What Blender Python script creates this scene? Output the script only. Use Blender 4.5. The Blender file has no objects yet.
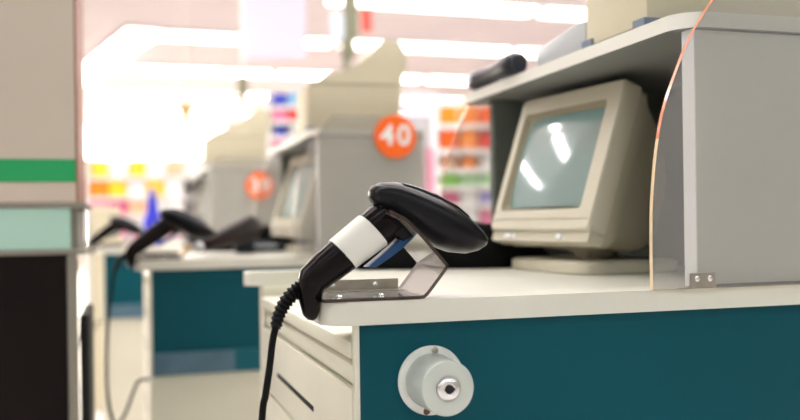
import bpy, bmesh, math, random
from mathutils import Vector, Matrix

S = bpy.context.scene
COL = S.collection
S.view_settings.view_transform = 'Standard'
S.view_settings.look = 'None'
S.view_settings.gamma = 1
S.view_settings.use_curve_mapping = False
S.view_settings.exposure = -.25

# ------------------------------------------------------------------ camera
F = 900.0; CX, CY = 400.0, 223.0; ROLL = 0.014
CAM = Vector((-.180, -.833, .935))
RT = Vector((.956, -.2934, 0)).normalized(); FW = Vector((.2934, .956, 0)).normalized(); UP = Vector((0, 0, 1))
def ray(px, py):
    a, b = (px-CX)/F, (CY-py)/F
    return RT*(a+b*ROLL) + UP*(b-a*ROLL) + FW
def PY(px, py, Y):            # point of the sight line on the plane y = Y
    d = ray(px, py); return CAM + d*((Y-CAM.y)/d.y)
def PZ(px, py, z):            # ... on the plane z
    d = ray(px, py); return CAM + d*((z-CAM.z)/d.z)
def PX(px, py, X):
    d = ray(px, py); return CAM + d*((X-CAM.x)/d.x)
def PD(px, py, D):            # ... at depth D
    return CAM + ray(px, py)*D

cd = bpy.data.cameras.new('camera'); cam = bpy.data.objects.new('camera', cd); COL.objects.link(cam)
cd.sensor_width = 36; cd.lens = F/800*36; cd.shift_y = (CY-210)/800
cd.clip_start = .05; cd.clip_end = 200
cx = (RT - UP*ROLL).normalized(); cy = (UP + RT*ROLL).normalized(); cz = -FW
cam.matrix_world = Matrix(((cx.x, cy.x, cz.x, CAM.x), (cx.y, cy.y, cz.y, CAM.y), (cx.z, cy.z, cz.z, CAM.z), (0, 0, 0, 1)))
cd.dof.use_dof = True; cd.dof.focus_distance = .93; cd.dof.aperture_fstop = 3.0
S.camera = cam

# ------------------------------------------------------------------ materials
def lin(c):
    return tuple(((v/255)/12.92 if v/255 <= .04045 else ((v/255+.055)/1.055)**2.4) for v in c) + (1,)
def mat(name, c, rough=.5, metal=0, spec=.5, noise=0, nscale=8, bump=0, bscale=200, coat=0, trans=0, emit=None, es=0, ior=1.45, alpha=1):
    m = bpy.data.materials.new(name); m.use_nodes = True
    nt = m.node_tree; b = nt.nodes['Principled BSDF']
    col = lin(c)
    b.inputs['Base Color'].default_value = col
    b.inputs['Roughness'].default_value = rough; b.inputs['Metallic'].default_value = metal
    b.inputs['Specular IOR Level'].default_value = spec; b.inputs['IOR'].default_value = ior
    b.inputs['Coat Weight'].default_value = coat; b.inputs['Coat Roughness'].default_value = .06
    b.inputs['Transmission Weight'].default_value = trans
    b.inputs['Alpha'].default_value = alpha
    tc = nt.nodes.new('ShaderNodeTexCoord')
    if noise:
        n = nt.nodes.new('ShaderNodeTexNoise'); n.inputs['Scale'].default_value = nscale; n.inputs['Detail'].default_value = 5
        r = nt.nodes.new('ShaderNodeValToRGB')
        r.color_ramp.elements[0].position = .3; r.color_ramp.elements[1].position = .7
        r.color_ramp.elements[0].color = tuple(v*(1-noise) for v in col[:3]) + (1,)
        r.color_ramp.elements[1].color = tuple(min(1, v*(1+noise*.5)) for v in col[:3]) + (1,)
        nt.links.new(tc.outputs['Object'], n.inputs['Vector']); nt.links.new(n.outputs['Fac'], r.inputs['Fac'])
        nt.links.new(r.outputs['Color'], b.inputs['Base Color'])
    if bump:
        n2 = nt.nodes.new('ShaderNodeTexNoise'); n2.inputs['Scale'].default_value = bscale
        bp = nt.nodes.new('ShaderNodeBump'); bp.inputs['Strength'].default_value = bump; bp.inputs['Distance'].default_value = .001
        nt.links.new(tc.outputs['Object'], n2.inputs['Vector']); nt.links.new(n2.outputs['Fac'], bp.inputs['Height'])
        nt.links.new(bp.outputs['Normal'], b.inputs['Normal'])
    if emit:
        b.inputs['Emission Color'].default_value = lin(emit); b.inputs['Emission Strength'].default_value = es
    return m
def clear_mat(name, tint, gloss=.12, haze=0, hazecol=(235, 235, 235)):
    m = bpy.data.materials.new(name); m.use_nodes = True; nt = m.node_tree
    for n in list(nt.nodes): nt.nodes.remove(n)
    o = nt.nodes.new('ShaderNodeOutputMaterial'); t = nt.nodes.new('ShaderNodeBsdfTransparent'); g = nt.nodes.new('ShaderNodeBsdfGlossy')
    t.inputs['Color'].default_value = lin(tint); g.inputs['Roughness'].default_value = .03
    lw = nt.nodes.new('ShaderNodeLayerWeight'); lw.inputs['Blend'].default_value = .5
    fr = nt.nodes.new('ShaderNodeMath'); fr.operation = 'POWER'; fr.inputs[1].default_value = 4.5; nt.links.new(lw.outputs['Facing'], fr.inputs[0])
    ad = nt.nodes.new('ShaderNodeMath'); ad.operation = 'ADD'; ad.inputs[1].default_value = gloss; ad.use_clamp = True
    mx = nt.nodes.new('ShaderNodeMixShader')
    nt.links.new(fr.outputs[0], ad.inputs[0]); nt.links.new(ad.outputs[0], mx.inputs[0])
    nt.links.new(t.outputs[0], mx.inputs[1]); nt.links.new(g.outputs[0], mx.inputs[2])
    if haze:
        d = nt.nodes.new('ShaderNodeBsdfDiffuse'); d.inputs['Color'].default_value = lin(hazecol)
        m2 = nt.nodes.new('ShaderNodeMixShader'); m2.inputs[0].default_value = haze
        nt.links.new(mx.outputs[0], m2.inputs[1]); nt.links.new(d.outputs[0], m2.inputs[2]); nt.links.new(m2.outputs[0], o.inputs[0])
    else:
        nt.links.new(mx.outputs[0], o.inputs[0])
    return m

M = dict(
    worktop=mat('cream_laminate', (222, 220, 206), .32, noise=.05, nscale=12, bump=.05),
    cream=mat('cream_painted_steel', (222, 219, 200), .45, noise=.05, nscale=6),
    drawer=mat('cream_drawer_paint', (226, 222, 202), .4, noise=.04, nscale=9),
    teal=mat('teal_laminate', (0, 76, 88), .5, spec=.2, noise=.08, nscale=3, bump=.04),
    bumper=mat('teal_rubber', (16, 92, 106), .5, spec=.3),
    bumper_grey=mat('worn_grey_blue_rubber', (84, 112, 128), .6, spec=.3, noise=.15, nscale=20),
    dark_gap=mat('dark_gap', (22, 22, 20), .7),
    lock=mat('cast_silver', (222, 224, 218), .38, metal=.15, noise=.06, nscale=60, bump=.1, bscale=500),
    lock_side=mat('grey_green_cast', (204, 210, 202), .4, metal=.3),
    chrome=mat('chrome', (225, 225, 225), .12, metal=1),
    steel=mat('dull_steel', (165, 160, 148), .35, metal=.8, noise=.15, nscale=90),
    rust=mat('rusty_screw', (120, 90, 70), .5, metal=.6, noise=.4, nscale=300),
    keyhole=mat('black_keyhole', (6, 6, 6), .5),
    hood=mat('grey_hood_laminate', (224, 224, 216), .45, noise=.04, nscale=5, bump=.04),
    hood_under=mat('shaded_shelf_underside', (142, 143, 138), .55),  # shade under the shelf is put into this darker grey
    shelf_edge=mat('pale_shelf_edge_band', (232, 231, 222), .4),
    hood_edge=mat('pale_edge_band', (246, 248, 252), .4),
    hood_inner=mat('shaded_grey_green_board', (98, 104, 97), .55, noise=.05),  # board colour darkened to carry the shade inside the hood
    monitor=mat('aged_cream_plastic', (206, 200, 180), .42, noise=.04, nscale=8, bump=.08, bscale=900),
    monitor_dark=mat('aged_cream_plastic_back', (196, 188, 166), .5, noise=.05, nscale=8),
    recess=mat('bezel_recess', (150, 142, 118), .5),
    screen=mat('crt_glass', (132, 166, 164), .08, spec=1.0, coat=1, ior=1.7),  # pale base colour carries some of the bright shop reflected in the glass
    black_head=mat('glossy_black_plastic', (9, 9, 14), .3, spec=.2, coat=.05, bump=.04, bscale=1500),
    black_grip=mat('brown_black_plastic', (14, 6, 7), .2, spec=.16, coat=.05),
    tape=mat('white_tape', (228, 226, 216), .4, bump=.15, bscale=90),
    blue=mat('blue_trigger_plastic', (18, 66, 112), .35),
    rubber=mat('black_cable_rubber', (9, 8, 9), .45, spec=.2),
    acrylic_edge=mat('brown_acrylic_edge', (58, 42, 34), .25, spec=.3, coat=.1, alpha=.92),
    guard_edge=mat('polished_guard_edge', (236, 214, 176), .2, coat=.6),
    guard_edge_orange=mat('orange_guard_edge', (226, 140, 104), .2, coat=.6),
    clear=clear_mat('clear_acrylic', (244, 242, 240), .10, haze=.14),
    guard=clear_mat('guard_acrylic', (240, 240, 238), .02, haze=.16, hazecol=(225, 222, 218)),
    register=mat('cream_register_plastic', (208, 200, 172), .45, noise=.03),
    foot=mat('blue_grey_foot', (120, 135, 150), .5),
    printer=mat('pale_grey_plastic', (200, 204, 206), .4),
    handset=mat('navy_black_plastic', (24, 30, 44), .3),
    bag=mat('black_bag_film', (6, 6, 7), .6, spec=.15, bump=.6, bscale=40),
    orange=mat('orange_sign', (255, 108, 20), .5),
    white=mat('white_numeral', (250, 248, 244), .5),
)

# ------------------------------------------------------------------ mesh helpers
def empty(name, loc, label=None, cat=None, group=None):
    o = bpy.data.objects.new(name, None); COL.objects.link(o); o.location = loc
    o.empty_display_size = .05
    tag(o, label, cat, group); return o
def tag(o, label=None, cat=None, group=None, kind=None):
    if label: o['label'] = label
    if cat: o['category'] = cat
    if group: o['group'] = group
    if kind: o['kind'] = kind
    return o
def wpos(o):
    p = Vector(o.location)
    while o.parent: o = o.parent; p += Vector(o.location)
    return p
def obj(name, bm, m, parent=None, smooth=False, label=None, base=None):
    """link bm (built in world coordinates) as one mesh object"""
    bmesh.ops.recalc_face_normals(bm, faces=bm.faces)
    off = wpos(parent) if parent else (Vector(base) if base else Vector((0, 0, 0)))
    bmesh.ops.translate(bm, verts=bm.verts, vec=-off)
    me = bpy.data.meshes.new(name); bm.to_mesh(me); bm.free()
    for mm in (m if isinstance(m, (list, tuple)) else [m]): me.materials.append(mm)
    o = bpy.data.objects.new(name, me); COL.objects.link(o)
    if parent: o.parent = parent
    elif base: o.location = base
    if smooth:
        for p in me.polygons: p.use_smooth = True
        if smooth != 'all':
            me.set_sharp_from_angle(angle=math.radians(38))
    if label: o['label'] = label
    return o
def B(): return bmesh.new()
def box(bm, x0, x1, y0, y1, z0, z1, bev=0, seg=2, mi=0, rot=None):
    r = bmesh.ops.create_cube(bm, size=1)
    vs = r['verts']
    for v in vs: v.co = Vector(((x0+x1)/2 + v.co.x*(x1-x0), (y0+y1)/2 + v.co.y*(y1-y0), (z0+z1)/2 + v.co.z*(z1-z0)))
    fs = set(f for v in vs for f in v.link_faces)
    for f in fs: f.material_index = mi
    if bev:
        es = list(set(e for v in vs for e in v.link_edges))
        rr = bmesh.ops.bevel(bm, geom=es, offset=bev, segments=seg, affect='EDGES', profile=.5)
        vs = list(set(v for f in rr['faces'] for v in f.verts) | set(v for v in vs if v.is_valid))
    if rot is not None: bmesh.ops.transform(bm, matrix=rot, verts=vs)
    return bm
def prism(bm, pts, d, mi=0, side_mi=None, bev=0):
    """pts: closed loop of 3-D points, extruded by vector d"""
    a = [bm.verts.new(p) for p in pts]; b = [bm.verts.new(Vector(p)+Vector(d)) for p in pts]
    n = len(pts); fs = []
    f1 = bm.faces.new(a); f2 = bm.faces.new(b[::-1]); f1.material_index = f2.material_index = mi
    for i in range(n):
        f = bm.faces.new((a[i], b[i], b[(i+1) % n], a[(i+1) % n]))
        s = side_mi
        f.material_index = (s[i] if isinstance(s, (list, tuple)) else (s if s is not None else mi))
    if bev:
        es = [e for e in f1.edges] + [e for e in f2.edges]
        bmesh.ops.bevel(bm, geom=es, offset=bev, segments=2, affect='EDGES', profile=.5)
    return bm
def loft(bm, secs, n=28, cap=True, mi=0):
    """secs: (centre, u, v, a, b, power)"""
    rings = []
    for c, u, v, a, b, p in secs:
        r = []
        for i in range(n):
            t = 2*math.pi*i/n; ct, st = math.cos(t), math.sin(t)
            k = 2/p
            r.append(bm.verts.new(Vector(c) + Vector(u)*(a*math.copysign(abs(ct)**k, ct)) + Vector(v)*(b*math.copysign(abs(st)**k, st))))
        rings.append(r)
    for r0, r1 in zip(rings, rings[1:]):
        for i in range(n):
            f = bm.faces.new((r0[i], r0[(i+1) % n], r1[(i+1) % n], r1[i])); f.material_index = mi
    if cap:
        for r in (rings[0], rings[-1]):
            f = bm.faces.new(r); f.material_index = mi
    return bm
def catmull(pts, k=6):
    P = [Vector(p) for p in pts]; P = [P[0]*2-P[1]] + P + [P[-1]*2-P[-2]]; out = []
    for i in range(1, len(P)-2):
        for j in range(k):
            t = j/k
            out.append(.5*((2*P[i]) + (P[i+1]-P[i-1])*t + (2*P[i-1]-5*P[i]+4*P[i+1]-P[i+2])*t*t + (3*P[i]-P[i-1]-3*P[i+1]+P[i+2])*t**3))
    out.append(P[-2]); return out
def tube(bm, pts, r, n=12, mi=0):
    rs = r if isinstance(r, (list, tuple)) else [r]*len(pts)
    secs = []; pv = None
    for i, p in enumerate(pts):
        t = (Vector(pts[min(i+1, len(pts)-1)]) - Vector(pts[max(i-1, 0)])).normalized()
        u = (pv - t*pv.dot(t)).normalized() if pv is not None else t.orthogonal().normalized()
        pv = u; secs.append((p, u, t.cross(u), rs[i], rs[i], 2))
    return loft(bm, secs, n, mi=mi)
def lathe(bm, c, axis, prof, n=48, mi=0):
    """prof: (distance along axis, radius)"""
    axis = Vector(axis).normalized(); u = axis.orthogonal().normalized(); v = axis.cross(u)
    return loft(bm, [(Vector(c)+axis*d, u, v, r, r, 2) for d, r in prof], n, mi=mi)
def rounded_poly(pts, rad, k=6):
    """2-D closed polygon with a radius per corner"""
    out = []; n = len(pts)
    for i in range(n):
        p = Vector(pts[i]); a = Vector(pts[i-1]); b = Vector(pts[(i+1) % n]); r = rad[i] if isinstance(rad, (list, tuple)) else rad
        if r <= 0: out.append(tuple(p)); continue
        da = (a-p).normalized(); db = (b-p).normalized()
        ang = da.angle(db)/2; L = r/math.tan(ang)
        p0 = p+da*L; p1 = p+db*L; c = p + (da+db).normalized()*(r/math.sin(ang))
        a0 = math.atan2(p0.y-c.y, p0.x-c.x); a1 = math.atan2(p1.y-c.y, p1.x-c.x)
        da_ = (a1-a0+math.pi) % (2*math.pi) - math.pi
        for j in range(k+1):
            t = a0+da_*j/k; out.append((c.x+r*math.cos(t), c.y+r*math.sin(t)))
    return out
def kids(o): return [c for c in bpy.data.objects if c.parent == o]
def copy_tree(o, parent=None):
    c = o.copy(); COL.objects.link(c)
    if parent is not None: c.parent = parent
    for ch in kids(o): copy_tree(ch, c)
    return c

ZT = .86                       # worktop height
# ------------------------------------------------------------------ checkout counter
def make_counter():
    t = empty('checkout_counter', (.4, .4, 0), 'nearest checkout counter, teal front with round silver lock under a cream worktop', 'checkout counter', 'checkout counters')
    # worktop with a notch over the drawers on the cashier side
    pts = rounded_poly([(0, 0), (.80, 0), (.80, .645), (.004, .645), (.004, .607), (.11, .607), (.11, .085), (0, .085)],
                       [.022, .01, .01, .01, .012, .02, .02, .012])
    b = B(); prism(b, [(x, y, ZT-.0225) for x, y in pts], (0, 0, .0225), bev=.003)
    obj('worktop', b, M['worktop'], t, True)
    b = B(); box(b, .115, .79, .03, .64, .02, ZT-.0226)
    obj('cabinet_body', b, M['cream'], t)
    b = B(); box(b, .029, .0345, .003, .012, .02, ZT-.0226, .001)
    obj('side_panel', b, M['cream'], t)
    b = B(); box(b, .030, .115, .6, .64, .02, ZT-.0226, .002)
    obj('side_post', b, M['cream'], t)
    b = B(); box(b, .035, .79, .008, .0298, ZT-.207, ZT-.0227, .001)
    obj('front_panel', b, M['teal'], t)
    b = B(); box(b, .035, .79, .004, .0298, ZT-.259, ZT-.2075, .003); 
    bp = obj('bumper_strip', b, M['bumper'], t)
    b = B(); box(b, .0347, .215, .0005, .0045, ZT-.258, ZT-.2085, .001)
    obj('bumper_cover', b, M['bumper_grey'], bp)
    b = B(); box(b, .035, .79, .012, .0298, .02, ZT-.2595, .001)
    obj('lower_panel', b, M['cream'], t)
    b = B(); box(b, .05, .78, .05, .63, 0, .02)
    obj('plinth', b, M['dark_gap'], t)
    # drawers on the cashier side
    y0, y1 = .0305, .597
    b = B(); box(b, .036, .112, y0, y1, .03, ZT-.088); obj('drawer_case', b, M['cream'], t)
    b = B(); box(b, .026, .1, y0-.016, y1, ZT-.0565, ZT-.0385, .004); obj('pull_out_tray', b, M['drawer'], t, True)
    b = B(); box(b, .034, .11, y0-.016, y1, ZT-.0855, ZT-.065, .005); obj('drawer_rail', b, M['drawer'], t, True)
    dz = [(ZT-.0868, ZT-.180, 'drawer'), (ZT-.184, ZT-.33, 'drawer'), (ZT-.334, ZT-.52, 'drawer'), (ZT-.524, ZT-.80, 'drawer')]
    for i, (a, c, nm) in enumerate(dz):
        b = B(); box(b, .0285, .0345, y0-.016, y1-.002, c, a, .002)
        d = obj(nm, b, M['drawer'], t, True)
        b = B()
        if i == 0:
            box(b, .0278, .0290, .20, .455, ZT-.1435, ZT-.1375)
        else:
            zz = a-.035; box(b, .0278, .0290, .2, .44, zz-.007, zz)
        obj('pull_slot', b, M['dark_gap'], d)
    # lock
    c = Vector((.1078, .008, ZT+.075-.1555)); ax = (0, -1, 0)
    b = B(); lathe(b, c, ax, [(-.002, .034), (.0015, .0345), (.003, .0335), (.0035, .0325), (.0035, .026)], 64)
    lk = obj('lock', b, M['lock'], t, True)
    b = B(); lathe(b, c+Vector((0, -.0035, .0)), ax, [(0, .0275), (.034, .0262), (.0440, .0262), (.0460, .0255), (.0467, .024), (.0467, .0124), (.0457, .0123), (.0457, .002)], 64)
    obj('lock_barrel', b, M['lock_side'], lk, True)
    b = B(); lathe(b, c+Vector((0, -.0497, 0)), ax, [(0, .0118), (.0015, .0116), (.003, .0106), (.0042, .0084), (.0048, .0052), (.0044, .0046)], 40)
    obj('key_cylinder', b, M['chrome'], lk, True)
    b = B(); lathe(b, c+Vector((0, -.0537, 0)), ax, [(0, .0041), (.0010, .0040)], 24); box(b, c.x-.0006, c.x+.0048, c.y-.0549, c.y-.0537, c.z-.0012, c.z+.0012)
    obj('keyhole', b, M['keyhole'], lk)
    for (dx, dz_, mm) in ((.0035, .0295, 'steel'), (-.006, -.0298, 'rust')):
        b = B(); lathe(b, c+Vector((dx, -.003, dz_)), ax, [(0, .0036), (.001, .0034), (.0018, .002), (.0020, .0006)], 20)
        obj('screw', b, M[mm], lk, True)
    return t

# ------------------------------------------------------------------ hood with shelf and clear guard
HZ0, HZ1 = ZT+.283, ZT+.300
def guard_curve(dx=0):
    base = [(.3525, .000), (.3525, .05), (.3540, .096), (.3600, .149), (.3690, .191), (.3860, .234), (.4050, .273), (.4330, .312), (.4500, .330)]
    return [(p.x, p.y) for p in catmull([(x+dx, z, 0) for x, z in base], 4)]
def make_hood():
    t = empty('shelf_hood', (.52, .3, ZT), 'grey shelf hood with clear curved guards on the nearest counter', 'shelf hood', 'shelf hoods on the checkout counters')
    pts = rounded_poly([(.398, .002), (.682, .002), (.682, .660), (.398, .660)], [.035, .01, .01, .008], 8)
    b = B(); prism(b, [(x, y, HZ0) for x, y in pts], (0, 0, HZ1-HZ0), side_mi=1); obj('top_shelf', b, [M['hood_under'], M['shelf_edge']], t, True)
    b = B(); box(b, .4165, .678, .008, .030, ZT+.001, HZ0-.0005)
    fp = obj('front_panel', b, M['hood'], t)
    b = B(); box(b, .4150, .4165, .008, .030, ZT+.001, HZ0-.0005); obj('edge_band', b, M['hood_edge'], fp, label='pale edge band')
    b = B(); box(b, .44, .678, .0060, .0079, ZT+.0005, ZT+.0035); obj('grime_line', b, M['dark_gap'], fp, label='dark dirt line along the foot')
    b = B(); box(b, .4165, .678, .0060, .0079, HZ0-.0022, HZ0-.0006); obj('dark_joint', b, M['dark_gap'], fp, label='dark joint under the shelf')
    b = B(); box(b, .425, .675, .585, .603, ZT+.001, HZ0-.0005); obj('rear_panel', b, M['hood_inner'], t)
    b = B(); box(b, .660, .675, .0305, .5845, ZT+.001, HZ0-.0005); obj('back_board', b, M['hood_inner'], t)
    for k, y in enumerate((-.0022, .6625)):
        cv = guard_curve()
        n = len(cv)-1
        cv2 = cv + [(.69, .330), (.69, .0)]
        m = len(cv2)
        sm = [2 if (cv2[i][1] > .15) else 1 for i in range(m)]
        sm[n] = sm[n+1] = sm[n+2] = 1
        b = B(); prism(b, [(x, y-.0018, ZT+z+.0003) for x, z in cv2], (0, .0058, 0), mi=0, side_mi=sm)
        obj('clear_guard', b, [M['guard'], M['guard_edge'], M['guard_edge_orange']], t)
    # steel bracket at the foot of the front panel
    b = B(); box(b, .3965, .4280, -.0062, -.0041, ZT+.0008, ZT+.017, .0004); box(b, .388, .402, -.0062, -.0041+.006, ZT+.0003, ZT+.0016)
    br = obj('bracket', b, M['steel'], t)
    for x in (.4045, .4205):
        b = B(); lathe(b, (x, -.0062, ZT+.011), (0, -1, 0), [(0, .0034), (.0012, .0032), (.002, .002), (.0020, .0010), (.0012, .0008)], 20)
        obj('screw', b, M['chrome'], br, True)
    return t

# ------------------------------------------------------------------ small CRT monitor
def make_monitor():
    nb = PX(592, 240, .45)                      # lower near corner of the bezel
    ang = math.radians(9)
    wdir = Vector((-math.sin(ang), math.cos(ang), 0))         # along the width, near to far
    back = Vector((math.cos(ang), math.sin(ang), 0))
    tilt = math.radians(18.5)
    u = (UP*math.cos(tilt) + back*math.sin(tilt)); n = (back*math.cos(tilt) - UP*math.sin(tilt))   # up and into the body
    W, H = .250, .233
    O = Vector((.409, .243, ZT+.0500))
    base_c = O + wdir*W/2 + back*.112; base_c.z = ZT
    t = empty('crt_monitor', tuple(base_c), 'small cream CRT monitor with grey screen under the nearest hood', 'monitor', 'crt monitors under the hoods')
    def q(a, h, d): return O + wdir*a + u*h + n*d
    def ring(a0, a1, h0, h1, d, r):
        pts = rounded_poly([(a0, h0), (a1, h0), (a1, h1), (a0, h1)], r, 5)
        return [q(x, y, d) for x, y in pts]
    def skin(b, rings, cap0=True, cap1=True, mis=None):
        R = [[b.verts.new(p) for p in r] for r in rings]; m = len(R[0])
        for k, (r0, r1) in enumerate(zip(R, R[1:])):
            for i in range(m):
                f = b.faces.new((r0[i], r0[(i+1) % m], r1[(i+1) % m], r1[i]))
                f.material_index = mis[k] if mis else 0
        if cap0: b.faces.new(R[0])
        if cap1: b.faces.new(R[-1])
    # bezel: outer shell into a bevelled opening
    s0, s1, g0, g1 = .037, W-.022, .050, H-.033
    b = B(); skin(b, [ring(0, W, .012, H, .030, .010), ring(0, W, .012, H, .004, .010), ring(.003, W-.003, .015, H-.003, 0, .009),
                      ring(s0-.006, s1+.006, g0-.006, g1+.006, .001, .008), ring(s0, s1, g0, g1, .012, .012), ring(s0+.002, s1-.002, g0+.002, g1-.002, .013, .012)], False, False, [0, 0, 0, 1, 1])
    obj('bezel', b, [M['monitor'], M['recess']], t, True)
    # convex glass
    b = B(); N = 14; grid = []
    for i in range(N+1):
        row = []
        for j in range(N+1):
            x = s0+.001+(s1-s0-.002)*i/N; y = g0+.001+(g1-g0-.002)*j/N
            e = ((i/N-.5)*2)**2 + ((j/N-.5)*2)**2
            row.append(b.verts.new(q(x, y, .004+.0045*e)))
        grid.append(row)
    for i in range(N):
        for j in range(N): b.faces.new((grid[i][j], grid[i+1][j], grid[i+1][j+1], grid[i][j+1]))
    obj('screen', b, M['screen'], t, 'all', label='grey-green glass screen with bright reflections')
    # chin under the bezel with buttons
    b = B(); skin(b, [ring(.004, W-.004, -.002, .0135, .007, .003), ring(.002, W-.002, -.002, .0135, .030, .003)])
    ch = obj('chin', b, M['monitor'], t, True)
    for a, w_ in ((.062, .012), (.195, .012), (.180, .006)):
        b = B(); skin(b, [ring(a, a+w_, .002, .008, .003, .002), ring(a, a+w_, .002, .008, .008, .002)])
        obj('button', b, M['hood_edge'], ch)
    # ridge on the lower bezel
    b = B(); skin(b, [ring(.008, W-.008, .030, .0325, -.0012, .001), ring(.008, W-.008, .030, .0325, .001, .001)])
    obj('bezel_ridge', b, M['monitor'], t)
    # housing
    b = B(); skin(b, [ring(.003, W-.003, 0, H-.004, .0305, .012), ring(.003, W-.003, 0, H-.004, .045, .012),
                      ring(.012, W-.012, .006, H-.012, .060, .018), ring(.030, W-.030, .016, H-.040, .115, .022), ring(.050, W-.050, .03, H-.075, .150, .022),
                      ring(.062, W-.062, .04, H-.1, .165, .02)])
    obj('housing', b, M['monitor_dark'], t, True)
    # tilt neck
    b = B(); c = base_c
    loft(b, [(c+UP*.0555+back*.0, wdir, back, .058, .052, 3), (c+UP*.045, wdir, back, .056, .050, 3), (c+UP*.034, wdir, back, .048, .042, 2.6), (c+UP*.026, wdir, back, .030, .028, 2.2), (c+UP*.0185, wdir, back, .026, .024, 2)])
    obj('neck', b, M['monitor'], t, True)
    b = B(); a2 = math.radians(1); w2 = Vector((-math.sin(a2), math.cos(a2), 0)); k2 = Vector((math.cos(a2), math.sin(a2), 0))
    bc = c - back*.006
    loft(b, [(bc+UP*.0003, w2, k2, .117, .086, 7), (bc+UP*.002, w2, k2, .119, .088, 7), (bc+UP*.0145, w2, k2, .119, .088, 7), (bc+UP*.018, w2, k2, .114, .083, 7)], 64)
    obj('base_plate', b, M['monitor'], t, True)
    return t

# ------------------------------------------------------------------ barcode scanner
def make_scanner():
    def yy(px): return .036 - .014*max(0, min(1, (400-px)/100))      # the grip end swings a little towards the front
    def P(px, py): return PY(px, py, yy(px))
    t = empty('barcode_scanner', tuple(P(430, 250)), 'black handheld barcode scanner with white tape round its grip, sharp in front', 'barcode scanner', 'barcode scanners on stands')
    def sec(T, Bm, b, p=2.2):
        A, C = P(*T), P(*Bm); c = (A+C)/2; d = (A-C); return (c, d.normalized(), Vector((0, 1, 0)), d.length/2, b, p)
    # head
    TB = [((369.5, 195), (370, 198), .003), ((370, 190), (372.5, 203), .012), ((373, 185.5), (378, 208), .020), ((380, 182.5), (388, 214), .027), ((394, 182), (401, 225), .0325), ((412, 187), (416, 236), .0355),
          ((432, 195), (432, 246), .0375), ((452, 206), (448, 252), .0365), ((468, 219), (464, 253.5), .031), ((479, 229), (475, 251), .022), ((485, 236), (482, 247), .012), ((487, 240), (486, 243.5), .003)]
    b = B(); loft(b, [sec(a, c, w, 2.15) for a, c, w in TB], 40)
    h = obj('scanner_head', b, M['black_head'], t, 'all')
    # raised top cover
    b = B(); secs = []
    for (a, w) in [((396, 184), .012), ((400, 182.3), .018), ((412, 185.8), .020), ((432, 193.6), .0215), ((452, 204.4), .021), ((464, 214), .018), ((470, 220.5), .012)]:
        A = P(*a); C = P(a[0]-3, a[1]+8); d = A-C; secs.append(((A+C)/2, d.normalized(), Vector((0, 1, 0)), d.length/2, w, 2.4))
    loft(b, secs, 28); obj('top_cover', b, M['black_grip'], h, True)
    # grip
    def gs(c, u, hw, b, p=2.4):
        C = P(*c); U = (P(c[0]+u[0], c[1]+u[1]) - C).normalized(); E = (P(c[0]+hw, c[1]) - C).length
        return (C, U, Vector((0, 1, 0)), E, b, p)
    b = B(); loft(b, [gs((313.5, 320), (.95, -.35), 1.5, .003), gs((312.5, 318), (.95, -.35), 5, .008), gs((311.5, 312.5), (.95, -.33), 8.6, .0115), gs((310.3, 301), (1, -.05), 10.8, .0135),
                      gs((309.8, 290), (.97, .25), 13.0, .0150), gs((312.5, 280), (.78, .62), 15.2, .0155), gs((328, 266.5), (.66, .75), 16.8, .016),
                      gs((345, 253), (.67, .74), 17.5, .0162), gs((373, 230.5), (.67, .74), 18.5, .017), gs((388, 218.5), (.67, .74), 19.5, .018), gs((401, 209), (.67, .74), 18, .018)], 32)
    g = obj('grip', b, M['black_grip'], t, 'all')
    b = B(); loft(b, [gs((342, 254.8), (.67, .74), 17.55, .0163), gs((342.3, 254.5), (.67, .74), 18.1, .0168), gs((372.8, 230.5), (.67, .74), 19.2, .0177), gs((373.2, 230.3), (.67, .74), 18.8, .0172)], 32, False)
    obj('tape', b, M['tape'], g, True, label='white tape wrapped round the grip')
    # trigger
    b = B(); pl = [P(*p) for p in [(365, 267), (382, 253), (402, 235), (408, 233), (411, 238), (399, 249), (383, 261), (374, 267)]]
    prism(b, [p - Vector((0, .009, 0)) for p in pl], (0, .018, 0), bev=.0012); obj('trigger', b, M['blue'], t, True, label='blue trigger')
    # neck block under head
    b = B(); pl = [P(*p) for p in [(373, 205), (396, 196), (426, 222), (411, 236), (400, 241), (385, 232)]]
    prism(b, [p - Vector((0, .014, 0)) for p in pl], (0, .028, 0), bev=.003); obj('neck_block', b, M['black_grip'], t, True)
    # ribbed strain relief
    path = catmull([P(303, 287), P(294, 293), P(285, 303), P(279, 315), P(275.5, 328)], 8)
    rr = []
    n = len(path)
    for i in range(n):
        s = i/(n-1); r0 = .0078*(1-s)+.0052*s; rr.append(r0*(1.0 if i % 3 else 1.16) if i % 3 != 1 else r0*.86)
    b = B(); tube(b, path, rr, 16); sr = obj('strain_relief', b, M['rubber'], t, True)
    # cable down to the counter side
    e = P(262, 420)
    pts = [P(275.8, 326), P(272.5, 342), P(269.5, 368), P(265.5, 395), e, Vector((e.x-.006, e.y+.002, .64)), Vector((e.x-.004, e.y+.01, .55)), Vector((e.x+.01, e.y+.02, .495)),
           Vector((e.x+.03, e.y+.035, .51)), Vector((e.x+.05, e.y+.04, .56)), Vector((.006, .072, .583)), Vector((.032, .075, .585))]
    b = B(); tube(b, catmull(pts, 8), .0034, 12); obj('cable', b, M['rubber'], t, 'all')
    return t

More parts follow.
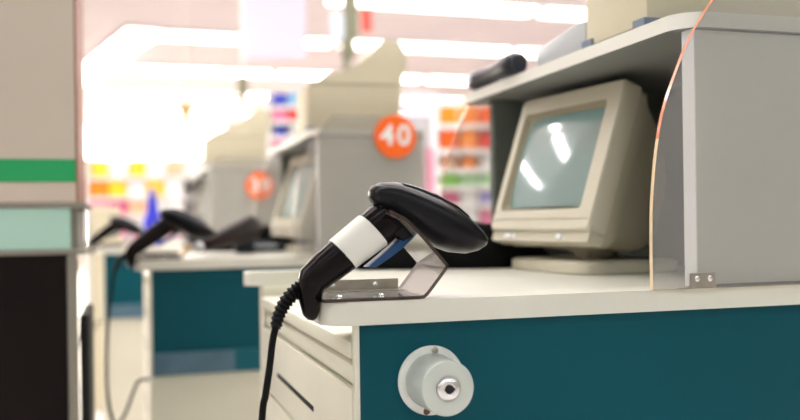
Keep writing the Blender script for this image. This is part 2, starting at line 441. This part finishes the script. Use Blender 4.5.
def make_stand():
    t = empty('scanner_stand', (.05, .035, ZT), 'clear bent acrylic scanner stand screwed to the nearest worktop', 'scanner stand', 'clear acrylic scanner stands')
    T = .0034; c = []
    path = [(.000, .0021), (.050, .0021), (.094, .0021), (.101, .004), (.106, .009), (.1225, .0295), (.1232, .0325), (.1215, .0355), (.087, .074), (.072, .083), (.066, .0865)]
    path = [(p.x, p.y) for p in catmull([(x, z, 0) for x, z in path], 3)]
    up, lo = [], []
    for i, p in enumerate(path):
        a = Vector(path[max(i-1, 0)]); d = Vector(path[min(i+1, len(path)-1)]); tt = (d-a).normalized(); nn = Vector((-tt.y, tt.x))
        up.append((p[0]+nn.x*T/2, p[1]+nn.y*T/2)); lo.append((p[0]-nn.x*T/2, p[1]-nn.y*T/2))
    b = B(); y0, y1 = .001, .092
    V = []
    for y in (y0, y1): V.append(([b.verts.new((x, y, ZT+z)) for x, z in up], [b.verts.new((x, y, ZT+z)) for x, z in lo]))
    m = len(path)
    for i in range(m-1):
        for k in (0, 1):
            f = b.faces.new((V[k][0][i], V[k][0][i+1], V[k][1][i+1], V[k][1][i])); f.material_index = 1
        for k in (0, 1):
            f = b.faces.new((V[0][k][i], V[0][k][i+1], V[1][k][i+1], V[1][k][i])); f.material_index = 0
    for i in (0, m-1):
        f = b.faces.new((V[0][0][i], V[0][1][i], V[1][1][i], V[1][0][i])); f.material_index = 1
    obj('bent_strap', b, [M['clear'], M['acrylic_edge']], t, True)
    b = B(); box(b, .010, .100, .0885, .0905, ZT+.0040, ZT+.0160, .0004); box(b, .010, .100, .072, .0885, ZT+.0040, ZT+.0052); obj('steel_strip', b, M['steel'], t)
    for x, y in ((.020, .022), (.062, .022)):
        b = B(); lathe(b, (x, y, ZT+(.0040 if y < .04 else .0056)), (0, 0, 1), [(0, .0034), (.001, .0031), (.0016, .0014)], 18)
        obj('screw', b, M['chrome'], t, True)
    for x in (.028, .074):
        b = B(); lathe(b, (x, .0885, ZT+.0105), (0, -1, 0), [(0, .003), (.001, .0028), (.0015, .0012)], 18); obj('screw', b, M['chrome'], t, True)
    return t

# ------------------------------------------------------------------ cream register cover on the hood
def make_register():
    zb = HZ1+.005
    t = empty('cash_register_top', (.49, .17, HZ1), 'cream register box with a raised hump on the nearest hood', 'register box', 'register boxes on top of the hoods')
    pr = [(0, 0), (0, .105), (.012, .114), (.050, .137), (.095, .148), (.130, .162), (.162, .192), (.185, .218), (.205, .228), (.232, .226), (.248, .210), (.258, .184), (.254, .158), (.236, .128), (.233, 0)]
    x0 = .408
    b = B(); prism(b, [(x0+x, .088, zb+z) for x, z in pr], (0, .145, 0), bev=.004); obj('casing', b, M['register'], t, True)
    b = B(); box(b, x0+.006, x0+.228, .0865, .0885, zb+.113, zb+.115); obj('seam', b, M['recess'], t)
    b = B(); lathe(b, (x0+.118, .0885, zb+.012), (0, -1, 0), [(0, .004), (.001, .004), (.0012, .001)], 16); obj('screw', b, M['steel'], t)
    for x, y in ((x0-.004, .100), (x0-.004, .225), (x0+.2, .1), (x0+.2, .225)):
        b = B(); box(b, x, x+.022, y-.013, y+.013, HZ1, HZ1+.012, .001); obj('foot', b, M['foot'], t)
    return t

def font_mesh(txt, size, depth, off=.012):
    cu = bpy.data.curves.new('numeral', 'FONT'); cu.body = txt; cu.size = size; cu.extrude = depth; cu.offset = off*size
    cu.align_x = 'CENTER'; cu.align_y = 'CENTER'; cu.space_character = .97
    o = bpy.data.objects.new('tmp', cu); COL.objects.link(o)
    dg = bpy.context.evaluated_depsgraph_get(); me = bpy.data.meshes.new_from_object(o.evaluated_get(dg))
    bpy.data.objects.remove(o); return me
def make_sign(txt, off, label, z):
    c = Vector((.601+off[0], -.0065+off[1], z))
    r = empty('lane_number_sign', tuple(c), label, 'number sign')
    b = B(); lathe(b, c+Vector((0, .003, 0)), (0, -1, 0), [(0, .052), (.004, .052), (.005, .0512)], 56); obj('disc', b, M['orange'], r, True)
    for k, chx in enumerate(txt):
        me = font_mesh(chx, .068, .0008, .022); me.materials.clear(); me.materials.append(M['white'])
        o = bpy.data.objects.new('numeral', me); COL.objects.link(o); o.parent = r
        o.rotation_euler = (math.pi/2, 0, 0); o.location = (-.0205+.041*k, -.0032, .001)
    return r

def make_bag():
    t_ = B(); rnd = random.Random(4)
    r = bmesh.ops.create_icosphere(t_, subdivisions=4, radius=1)
    cen = Vector((.315, .555, ZT)); ca, sa = math.cos(-.30), math.sin(-.30)
    for v in t_.verts:
        p = v.co.copy()
        bump = 1 + .07*math.sin(7*p.x+2)*math.cos(5*p.y) + .05*math.sin(11*p.z+3*p.x) + .03*math.sin(17*p.y+9*p.x)
        p *= bump
        z = max(p.z, -.55)
        X_, Y_ = p.x*.165, p.y*.034; v.co = cen + Vector((X_*ca-Y_*sa, X_*sa+Y_*ca, (z+.55)*.047*(1+.15*math.sin(3*p.x))))
    return tag(obj('black_bag', t_, M['bag'], None, 'all', base=tuple(cen)), 'crumpled black bag on the nearest worktop, left of the monitor', 'bag', 'black bags beside the monitors')

# ------------------------------------------------------------------ build the three checkouts
counter = make_counter(); hood = make_hood(); mon = make_monitor(); scan = make_scanner(); stand = make_stand(); reg = make_register(); bag = make_bag()
OFF = [(-.157, 1.235), (-.2845, 2.60)]
L2 = {
    'checkout_counter': ('middle checkout counter, blurred teal panel with a grey-blue bumper strip below', 'farthest checkout counter with the smallest teal panel, at left beyond the others'),
    'shelf_hood': ('grey shelf hood on the middle counter, bearing the orange 40 sign', 'farthest grey shelf hood, bearing the small blurred orange sign'),
    'crt_monitor': ('small cream monitor under the middle hood, left of the 40 sign', 'faint cream monitor under the farthest hood'),
    'barcode_scanner': ('blurred dark barcode scanner on the middle counter, cable hanging in front of it', 'smallest blurred dark scanner, at the left end of the farthest counter'),
    'scanner_stand': ('blurred clear scanner stand on the middle counter', 'blurred clear scanner stand on the farthest counter'),
    'cash_register_top': ('cream register box with a hump above the orange 40 sign', 'cream register box on the farthest hood'),
    'black_bag': ('dark lump of a bag on the middle worktop, under its monitor', 'dark bag on the farthest worktop'),
}
for k, (ox, oy) in enumerate(OFF):
    for o in (counter, hood, mon, scan, stand, reg, bag):
        if o is bag and k == 1: continue
        c = copy_tree(o); c.location = Vector(o.location) + Vector((ox, oy, 0)); c['label'] = L2[o.name.split('.')[0]][k]
        drop = []
        for ch in kids(c):
            for g in [ch]+kids(ch):
                if g.name.startswith('tape') or g.name.startswith('lock'): drop.append(g); drop += kids(g)
        for nm in {g.name for g in drop}: bpy.data.objects.remove(bpy.data.objects[nm])
make_sign('40', OFF[0], 'round orange sign with white number 40', 1.142)
make_sign('39', OFF[1], 'smaller blurred round orange lane number sign, left of the 40 sign', 1.083)


t = empty('receipt_printer', (.43, .32, HZ1), 'pale grey wedge-shaped printer on the nearest hood, behind the cream box', 'printer')
b = B(); pr = [(.245, 0), (.395, 0), (.395, .028), (.385, .031), (.26, .043), (.245, .042)]
prism(b, [(.414, y, HZ1+.001+z) for y, z in pr], (.13, 0, 0), bev=.003); obj('casing', b, M['printer'], t, True)
b = B(); box(b, .432, .527, .30, .312, HZ1+.0385, HZ1+.0405); obj('paper_slot', b, M['dark_gap'], t)
t = empty('telephone_handset', (.41, .48, HZ1), 'dark navy handset lying along the edge of the nearest hood', 'handset')
b = B()
U3 = Vector((0, 0, 1)); V3 = Vector((1, 0, 0))
pp = [(.375, .40, .012), (.3745, .408, .0165), (.374, .43, .0175), (.375, .46, .015), (.377, .50, .0135), (.378, .54, .015), (.378, .565, .0165), (.378, .585, .0165), (.378, .593, .012)]
loft(b, [(Vector((x+.026, y+.025, HZ1+.0175)), U3, V3, r, r, 2.6) for x, y, r in pp], 24); obj('handle', b, M['handset'], t, True)
b = B(); lathe(b, (.3875, .600, HZ1+.019), (-1, 0, 0), [(-.004, .008), (.001, .008), (.003, .006)], 20); obj('end_cap', b, M['hood_edge'], t, True, label='pale round end cap')

# dark handset on the middle worktop
a = PD(197, 248, 2.1); c = PD(254, 226, 2.45)
t = empty('telephone_handset', tuple((a+c)/2), 'dark brown handset slanting over the middle worktop, right of its scanner', 'handset')
b = B(); ax = (c-a).normalized(); u = ax.cross(Vector((0, 1, 0))).normalized(); v = ax.cross(u)
loft(b, [(a.lerp(c, s), u, v, r, r*.9, 2.3) for s, r in ((0, .006), (.04, .014), (.15, .018), (.4, .024), (.7, .030), (.9, .034), (.98, .026), (1, .01))], 24)
obj('handle', b, mat('dark_brown_plastic', (30, 12, 9), .4, spec=.2), t, True)
b = B(); tube(b, [a.lerp(c, .0)-ax*.002, a.lerp(c, .05)], .0125, 14); obj('collar', b, M['hood_edge'], t, True)
b = B(); box(b, a.x+.12, a.x+.17, c.y-.05, c.y, ZT, a.lerp(c, .72).z-.02, .004); obj('rest', b, M['handset'], t)
p = PZ(270, 252, ZT)
t = empty('card_reader', (p.x, p.y, ZT), 'small black card reader on the middle worktop', 'card reader')
b = B(); box(b, p.x-.075, p.x+.05, p.y, p.y+.07, ZT+.0004, ZT+.03, .006); obj('casing', b, M['handset'], t, True)
b = B(); box(b, p.x-.06, p.x+.02, p.y-.001, p.y+.002, ZT+.014, ZT+.022); obj('display', b, mat('pale_display', (190, 200, 205), .2), t)

# ------------------------------------------------------------------ tall panel cabinet at the far left
Xr = -.254; Xl = -1.15; Y0 = .81; Y1 = 1.12
def zat(py, px=40): return PY(px, py, Y0).z
t = empty('kiosk_cabinet', ((Xl+Xr)/2, (Y0+Y1)/2, 0), 'tall beige cabinet with green stripe, mint band and dark base at the left edge', 'cabinet')
m_beige = mat('beige_panel', (198, 186, 170), .5, noise=.03); m_green = mat('green_stripe', (24, 158, 92), .45); m_mint = mat('mint_panel', (178, 216, 200), .4)
m_pink = mat('pinkish_beige', (206, 190, 174), .5); m_frame = mat('grey_aluminium', (140, 135, 124), .5, metal=.1, spec=.3); m_dark = mat('dark_brown_glass', (24, 17, 15), .5, spec=.12)
m_brown = mat('brown_edge', (150, 104, 88), .5)
zs = [zat(420+60), zat(255), zat(250), zat(208), zat(203), zat(182), zat(159), 2.1]
b = B(); box(b, Xl, Xr, Y0+.004, Y1, zs[4]+.001, 2.1); obj('upper_body', b, m_brown, t)
b = B(); box(b, Xl, Xr-.004, Y0, Y0+.0038, zs[6], 2.1); obj('upper_panel', b, m_beige, t)
b = B(); box(b, Xl, Xr-.004, Y0-.001, Y0+.0038, zs[5], zs[6]-.0005); obj('green_stripe', b, m_green, t)
b = B(); box(b, Xl, Xr-.004, Y0, Y0+.0038, zs[4]+.001, zs[5]-.0005); obj('lower_panel', b, m_pink, t)
b = B(); box(b, Xl, Xr+.012, Y0-.006, Y1, zs[3], zs[4], .002); obj('top_rail', b, m_frame, t)
b = B(); box(b, Xl, Xr-.014, Y0, Y0+.02, zs[2]+.0005, zs[3]-.0005); obj('mint_band', b, m_mint, t)
b = B(); box(b, Xl, Xr+.012, Y0-.006, Y1, zs[1], zs[2], .002); obj('bottom_rail', b, m_frame, t)
b = B(); box(b, Xl, Xr-.022, Y0+.004, Y1-.01, .05, zs[1]-.0005); obj('dark_door', b, m_dark, t)
b = B(); box(b, Xr-.02, Xr-.004, Y0, Y0+.03, .0, zs[1]-.0005, .002); box(b, Xl, Xr-.003, Y0+.0205, Y1, zs[2]+.0005, zs[3]-.0005); obj('corner_post', b, m_frame, t)
b = B(); box(b, Xr-.0038, Xr+.012, Y0+.06, Y1, .1, zat(320), .004); obj('side_bumper', b, M['dark_gap'], t)

# ------------------------------------------------------------------ room
def struct(name, b, m): o = obj(name, b, m); o['kind'] = 'structure'; return o
RX0, RX1, RY0, RY1, RZ = -9., 10., -7., 21., 3.40
m_floor = mat('pale_floor_tiles', (228, 222, 218), .25, noise=.04, nscale=2)
m_ceil = mat('white_ceiling_tiles', (228, 217, 219), .8, noise=.05, nscale=1.2)
m_wall = mat('off_white_wall', (232, 226, 218), .7, noise=.03, nscale=1)
b = B(); box(b, RX0, RX1, RY0, RY1, -.1, 0); struct('floor', b, m_floor)
b = B(); box(b, RX0, RX1, RY0, RY1, RZ, RZ+.1); struct('ceiling', b, m_ceil)
b = B(); box(b, RX0-.1, RX0, RY0, RY1, 0, RZ); struct('wall_left', b, m_wall)
b = B(); box(b, RX1, RX1+.1, RY0, RY1, 0, RZ); struct('wall_right', b, m_wall)
b = B(); box(b, RX0, RX1, RY0-.1, RY0, 0, RZ); struct('wall_front', b, m_wall)
wx0, wx1, wz0, wz1 = -4.5, 2.2, .5, 3.3
b = B(); box(b, RX0, wx0, RY1, RY1+.2, 0, RZ); box(b, wx1, RX1, RY1, RY1+.2, 0, RZ); box(b, wx0, wx1, RY1, RY1+.2, 0, wz0); box(b, wx0, wx1, RY1, RY1+.2, wz1, RZ); struct('wall_back', b, m_wall)
w = bpy.data.objects.new('window_1', None); COL.objects.link(w); w.location = ((wx0+wx1)/2, RY1, wz0); w['kind'] = 'structure'
b = B(); box(b, wx0, wx1, RY1+.09, RY1+.1, wz0, wz1); obj('window_pane', b, clear_mat('window_glass', (250, 250, 248), .0), w)
b = B()
for x in [wx0 + (wx1-wx0)*i/4 for i in range(5)]: box(b, x-.03, x+.03, RY1+.06, RY1+.13, wz0, wz1)
obj('window_frame', b, M['hood_edge'], w)
b = B(); box(b, -8.9, 9.9, 5.0, 5.35, 2.80, 3.33); tr = struct('trim_1', b, m_ceil)
bpy.data.objects.remove(tr)

# ------------------------------------------------------------------ ceiling lights
m_tube = mat('lit_tube', (255, 250, 244), .5, emit=(250, 248, 246), es=17)
m_tube2 = mat('lit_tube_near', (255, 250, 244), .5, emit=(226, 244, 250), es=8)
m_tube3 = mat('lit_tube_far', (255, 250, 244), .5, emit=(255, 249, 246), es=9)
m_fix = mat('white_fixture', (235, 232, 228), .5)
def fixture(c, L, rz=0, label=None, wd=.30, dim=False):
    r = empty('ceiling_light', (c[0], c[1], RZ), label, 'ceiling light', 'long white ceiling lights'); r.rotation_euler = (0, 0, rz)
    key = 'fx%.2f%s' % (L, dim)
    if key not in CACHE:
        b = B(); box(b, -L/2, L/2, -wd/2-.02, wd/2+.02, -.05, -.001, .004); o = obj('housing', b, m_fix); CACHE[key] = [o.data]; bpy.data.objects.remove(o)
        b = B(); box(b, -L/2+.02, L/2-.02, -wd/2, wd/2, -.075, -.0505, .004); o = obj('diffuser', b, {True: m_tube2, False: m_tube, 2: m_tube3}[dim]); CACHE[key].append(o.data); bpy.data.objects.remove(o)
    for nm, me in zip(('housing', 'diffuser'), CACHE[key]):
        o = bpy.data.objects.new(nm, me); COL.objects.link(o); o.parent = r
CACHE = {}
rows = [(-5.2, -5.55, 5), (-2.2, -5.55, 5), (.7, -5.55, 5), (2.2, -5.55, 5), (4.0, -3, 4), (6.3, -3.0, 4)]
LB = 'long white ceiling light fixed to the ceiling of the shop hall'
for y, x0, n in rows:
    for i in range(n): fixture((x0+2.55*i, y), 2.4, 0, LB, dim=(y < 0))
far = {8.6: (1.9, 3), 10.9: (.05, 3), 13.5: (-.35, 3), 16.0: (-.7, 3), 18.7: (-.9, 4)}
nmr = {8.6: 'nearest visible row', 10.9: 'second visible row', 13.5: 'third visible row', 16.0: 'fourth visible row', 18.7: 'farthest row'}
pl = ['left', 'middle', 'right', 'rightmost']
for y, (x0, n) in far.items():
    for i in range(n): fixture((x0+1.25+2.52*i, y), 2.4, 0, 'glowing white ceiling light, %s one in the %s across the ceiling' % (pl[i], nmr[y]), dim=2)
p0 = Vector((.11, 10.66)); p1 = Vector((-.95, 15.2)); d = p1-p0; 
fixture(((p0+p1)/2)[:], d.length, math.atan2(d.y, d.x), 'long glowing ceiling light slanting down at upper left, beside the brown cabinet edge', .42, dim=2)

# ------------------------------------------------------------------ hanging things
def hang(name, px0, px1, py0, py1, D, m, label, cat, th=.03):
    a = PD(px0, py0, D); c = PD(px1, py1, D); q_ = (a+c)/2
    r = empty(name, (q_.x, q_.y, min(a.z, c.z)), label, cat)
    L = (a-c).to_2d().length
    b = B(); box(b, -L/2, L/2, -th/2, th/2, 0, abs(a.z-c.z), .005); o = obj('board', b, m, None); o.parent = r; o.rotation_euler = (0, 0, math.atan2(RT.y, RT.x))
    for s in (-.35, .35):
        b = B(); tube(b, [Vector((L*s, 0, abs(a.z-c.z)-.01)), Vector((L*s, 0, RZ-r.location.z))], .008, 8); o = obj('cord', b, m_fix, None); o.parent = r; o.rotation_euler = (0, 0, math.atan2(RT.y, RT.x))
    return r
hang('hanging_sign', 243, 306, -12, 58, 6.5, mat('pale_lavender_board', (208, 207, 226), .5), 'large pale lavender sign hanging from the ceiling', 'sign')
hang('hanging_sign', 331, 347, 14, 42, 6.0, mat('pale_blue_board', (214, 222, 238), .5), 'small pale blue sign hanging beside the olive ceiling pole', 'sign')
r = hang('hanging_sign', 361, 372, 8, 32, 6.2, mat('red_board', (236, 92, 78), .5), 'small red sign hanging right of the olive ceiling pole', 'sign')
m_olive = mat('olive_grey_metal', (120, 120, 98), .6)
p = PD(351, 60, 6.0)
t = empty('ceiling_pole', (p.x, p.y, RZ), 'olive grey pole with camera hanging from the ceiling left of the cream hump', 'ceiling pole')
b = B(); box(b, p.x-.045, p.x+.045, p.y-.04, p.y+.04, PD(351, 38, 6.0).z, RZ, .006); obj('post', b, m_olive, t)
b = B(); lathe(b, (p.x-.02, p.y, PD(351, 39, 6.0).z), (0, 0, -1), [(0, .04), (.04, .05), (.10, .045), (.14, .03)], 20); obj('camera_housing', b, m_olive, t, True)
b = B(); tube(b, [Vector((p.x-.03, p.y, PD(351, 55, 6.0).z)), Vector((p.x-.035, p.y, PD(351, 72, 6.0).z))], .022, 12); obj('lower_stem', b, m_olive, t, True)
p = PD(243, 92, 8.0)
t = empty('ceiling_pole', (p.x, p.y, RZ), 'thin olive pole hanging between the lights left of the cream boxes', 'ceiling pole')
b = B(); tube(b, [Vector((p.x, p.y, PD(243, 74, 8).z)), Vector((p.x, p.y, RZ))], .012, 10); obj('stem', b, m_fix, t)
b = B(); lathe(b, (p.x, p.y, PD(243, 75, 8).z), (0, 0, -1), [(0, .02), (.03, .045), (.14, .05), (.22, .03)], 16); obj('fitting', b, m_olive, t, True)
p = PD(186, 110, 9)
t = empty('ceiling_pole', (p.x, p.y, RZ), 'small yellowish fitting hanging in the bright glow at left', 'ceiling pole')
b = B(); tube(b, [Vector((p.x, p.y, PD(186, 104, 9).z)), Vector((p.x, p.y, RZ))], .01, 10); obj('stem', b, m_fix, t)
b = B(); lathe(b, (p.x, p.y, PD(186, 105, 9).z), (0, 0, -1), [(0, .07), (.05, .08), (.1, .04), (.16, .03)], 16); obj('fitting', b, mat('ochre_fitting', (200, 160, 90), .5), t, True)

# ------------------------------------------------------------------ shelves with goods
rnd = random.Random(11)
PK = {n: mat('carton_'+n, c, .45) for n, c in dict(orange=(255, 140, 20), deep_orange=(242, 96, 20), yellow=(255, 206, 40), red=(226, 48, 40), pink=(240, 130, 170), magenta=(214, 60, 130),
      green=(120, 200, 30), pale_green=(178, 220, 170), lavender=(160, 150, 215), blue=(50, 70, 190), white=(240, 238, 236), sky=(140, 190, 225), peach=(250, 190, 150)).items()}
m_shelf = mat('white_shelf_metal', (235, 232, 230), .45)
PMESH = {}
def pack_mesh(w, h, d, kind, mname):
    k = (round(w, 3), round(h, 3), kind, mname)
    if k in PMESH: return PMESH[k]
    b = B()
    if kind == 'box': box(b, -w/2, w/2, -d/2, d/2, 0, h, .004)
    elif kind == 'bottle': lathe(b, (0, 0, 0), (0, 0, 1), [(0, w*.42), (h*.02, w*.46), (h*.6, w*.46), (h*.75, w*.3), (h*.82, w*.16), (h*.98, w*.16), (h, w*.13)], 16)
    else:
        loft(b, [(Vector((0, 0, h*s)), Vector((1, 0, 0)), Vector((0, 1, 0)), w*.48*a, d*.4*c, 2.6) for s, a, c in ((0, .9, .9), (.1, 1, 1), (.6, .97, .8), (.92, 1, .25), (1, 1, .08))], 16)
    o = obj('p', b, PK[mname], None, True if kind != 'box' else False); me = o.data; bpy.data.objects.remove(o); PMESH[k] = me; return me
def shelf_unit(name_label, group, px0, px1, D, levels, depth=.4, pal=None, w=.13, ytop=None, zfloor=None, noun='on the shelf'):
    """levels: list of (z of board, height of goods, palette list left to right, kind)"""
    A = PD(px0, 223, D); rz = math.atan2(RT.y, RT.x)
    L = (px1-px0)/F*D
    r = empty('store_shelf', (A.x, A.y, 0), name_label, 'shelf unit'); r.rotation_euler = (0, 0, rz)
    topz = max(z for z, _, _, _ in levels) + .42 if ytop is None else ytop
    def add(nm, b, m): o = obj(nm, b, m); o.parent = r
    b = B(); box(b, 0, L, depth-.02, depth, .0, topz); add('back_panel', b, m_shelf)
    for x in (0, L-.03): b = B(); box(b, x, x+.03, 0, depth-.021, 0, topz); add('upright', b, m_shelf)
    for z, h, cols, kind in levels:
        b = B(); box(b, .031, L-.031, 0, depth-.021, z-.03, z-.001); add('shelf_board', b, m_shelf)
        n = max(1, int((L-.08)/(w+.008)))
        for i in range(n):
            c = cols[int(i/n*len(cols))]
            if isinstance(c, (list, tuple)): c = c[rnd.randrange(len(c))]
            hh = h*(1, .94, .88)[rnd.randrange(3)]
            ww = w*.96; o = bpy.data.objects.new({'box': 'carton', 'bottle': 'bottle', 'bag': 'packet'}[kind], pack_mesh(ww, hh, .12, kind, c))
            COL.objects.link(o)
            lx = .04 + (w+.008)*(i+.5); ly = .08+rnd.random()*.02
            o.location = (A.x + math.cos(rz)*lx - math.sin(rz)*ly, A.y + math.sin(rz)*lx + math.cos(rz)*ly, z); o.rotation_euler = (0, 0, rz)
            cn = c.replace('_', ' ')
            wd = {'box': 'carton', 'bottle': 'bottle', 'bag': 'packet'}[kind]
            lv = ['top', 'second', 'third', 'fourth', 'fifth', 'sixth'][sorted([q[0] for q in levels], reverse=True).index(z)]
            tag(o, 'blurred %s %s on the %s board of the %s' % (cn, wd, lv, group), wd, '%s %ss on the %s board of the %s' % (cn, wd, lv, group))
# behind the near hood's left edge: orange / red / green goods
def zz(py, D): return PD(450, py, D).z
D = 5.2
shelf_unit('white shelf unit of orange, red and green goods right of the 40 sign', 'shelf unit beside the 40 sign', 434, 560, D, [
    (zz(124, D), .115, ['orange', 'orange', 'deep_orange', 'yellow', 'orange'], 'box'), (zz(149, D), .115, ['deep_orange', 'orange', 'red', 'pink', 'pink'], 'box'),
    (zz(168, D), .09, ['peach', 'orange', 'white', 'pale_green', 'white'], 'bag'), (zz(186, D), .085, ['green', 'pale_green', 'pale_green', 'white', 'lavender'], 'box'),
    (zz(204, D), .085, [['green', 'magenta'], 'white', 'lavender', 'pink', 'sky'], 'box'), (zz(226, D), .10, ['lavender', 'white', 'pink', 'white', 'sky'], 'box')], w=.105, ytop=zz(92, D))
# blue and red goods between the cream boxes
D = 7.0
shelf_unit('distant shelf unit of blue and red goods between the two cream boxes', 'shelf unit between the cream boxes', 268, 330, D, [
    (zz(103, D), .11, ['blue', 'sky', 'blue'], 'box'), (zz(118, D), .10, ['pink', 'red', 'pink'], 'box'), (zz(133, D), .10, ['blue', 'white', 'blue'], 'bottle'), (zz(148, D), .10, ['pink', 'peach', 'red'], 'box'),
    (zz(165, D), .11, ['white', 'pink', 'white'], 'box')], w=.11, ytop=zz(86, D))
# warm pastel goods in the glow
D = 8.0
shelf_unit('low distant shelf unit of yellow, orange and pink goods in the bright glow at left', 'low shelf unit in the glow', 84, 205, D, [
    (zz(172, D), .16, ['yellow', 'white', ['yellow', 'peach'], 'white', 'peach'], 'bag'), (zz(192, D), .15, ['orange', 'yellow', 'white', ['peach', 'yellow'], 'white'], 'box'), (zz(210, D), .14, ['pink', 'magenta', 'peach', 'white', 'white'], 'box'),
    (zz(232, D), .16, ['lavender', 'pink', 'white', 'peach', 'pink'], 'box'), (zz(256, D), .17, ['yellow', 'peach', 'white', 'pink', 'white'], 'box')], w=.16, ytop=zz(152, D))
# pale board added to stand in for whitish haze left of the orange goods
a = PD(404, 235, 4.6); c = PD(432, 95, 4.6)
b = B(); prism(b, [(a.x, a.y, 0), (c.x, c.y, 0), (c.x, c.y, PD(432, 92, 4.6).z), (a.x, a.y, PD(404, 92, 4.6).z)], (.01, .04, 0))
tag(obj('haze_board', b, mat('pale_lavender_haze', (232, 228, 240), .4), base=(a.x, a.y, 0)), 'pale lavender board standing in for whitish haze behind the 40 sign', 'board')
a = PD(432, 235, 4.5)
b = B(); box(b, a.x-.02, a.x+.015, a.y, a.y+.03, 0, PD(432, 148, 4.5).z); tag(obj('display_post', b, PK['pink'], base=(a.x, a.y, 0)), 'thin pink post left of the orange and green goods', 'post')
# blue bottle, small display box, red packets near the farthest counter
p = PD(153, 232, 3.6)
b = B(); lathe(b, (p.x, p.y, ZT), (0, 0, 1), [(0, .036), (.01, .04), (.10, .036), (.14, .022), (.17, .016), (.20, .015)], 24)
t = empty('blue_bottle', (p.x, p.y, ZT), 'tall blue bottle standing on the farthest counter', 'bottle'); obj('bottle_body', b, mat('blue_plastic', (52, 62, 214), .3), t, True)
b = B(); lathe(b, (p.x, p.y, ZT+.2), (0, 0, 1), [(0, .017), (.025, .017), (.027, .014)], 20); obj('cap', b, PK['lavender'], t, True)
for i, (px, nm) in enumerate(((136, 'pink'), (143, 'red'), (149, 'pink'))):
    p = PD(px, 236, 3.5); b = B(); box(b, p.x-.012, p.x+.012, p.y-.03, p.y+.03, ZT+.0003, ZT+.055-.006*i, .002)
    tag(obj('sweet_packet', b, PK[nm], base=(p.x, p.y, ZT)), ['pink packet, leftmost of three beside the blue bottle', 'red packet, middle of three beside the blue bottle', 'pink packet touching the blue bottle at its left'][i], 'packet', 'small packets on the farthest counter')
p = PD(106, 238, 4.6)
b = B(); box(b, p.x-.075, p.x+.075, p.y, p.y+.2, 0, PD(106, 206, 4.6).z, .01)
tag(obj('display_stand', b, M['register'], base=(p.x, p.y, 0)), 'pale cream display stand behind the smallest scanner', 'display stand')

# ------------------------------------------------------------------ daylight outside
w = bpy.data.worlds.new('world'); S.world = w; w.use_nodes = True
bg = w.node_tree.nodes['Background']; bg.inputs[0].default_value = (1.0, .93, .78, 1); bg.inputs[1].default_value = 16
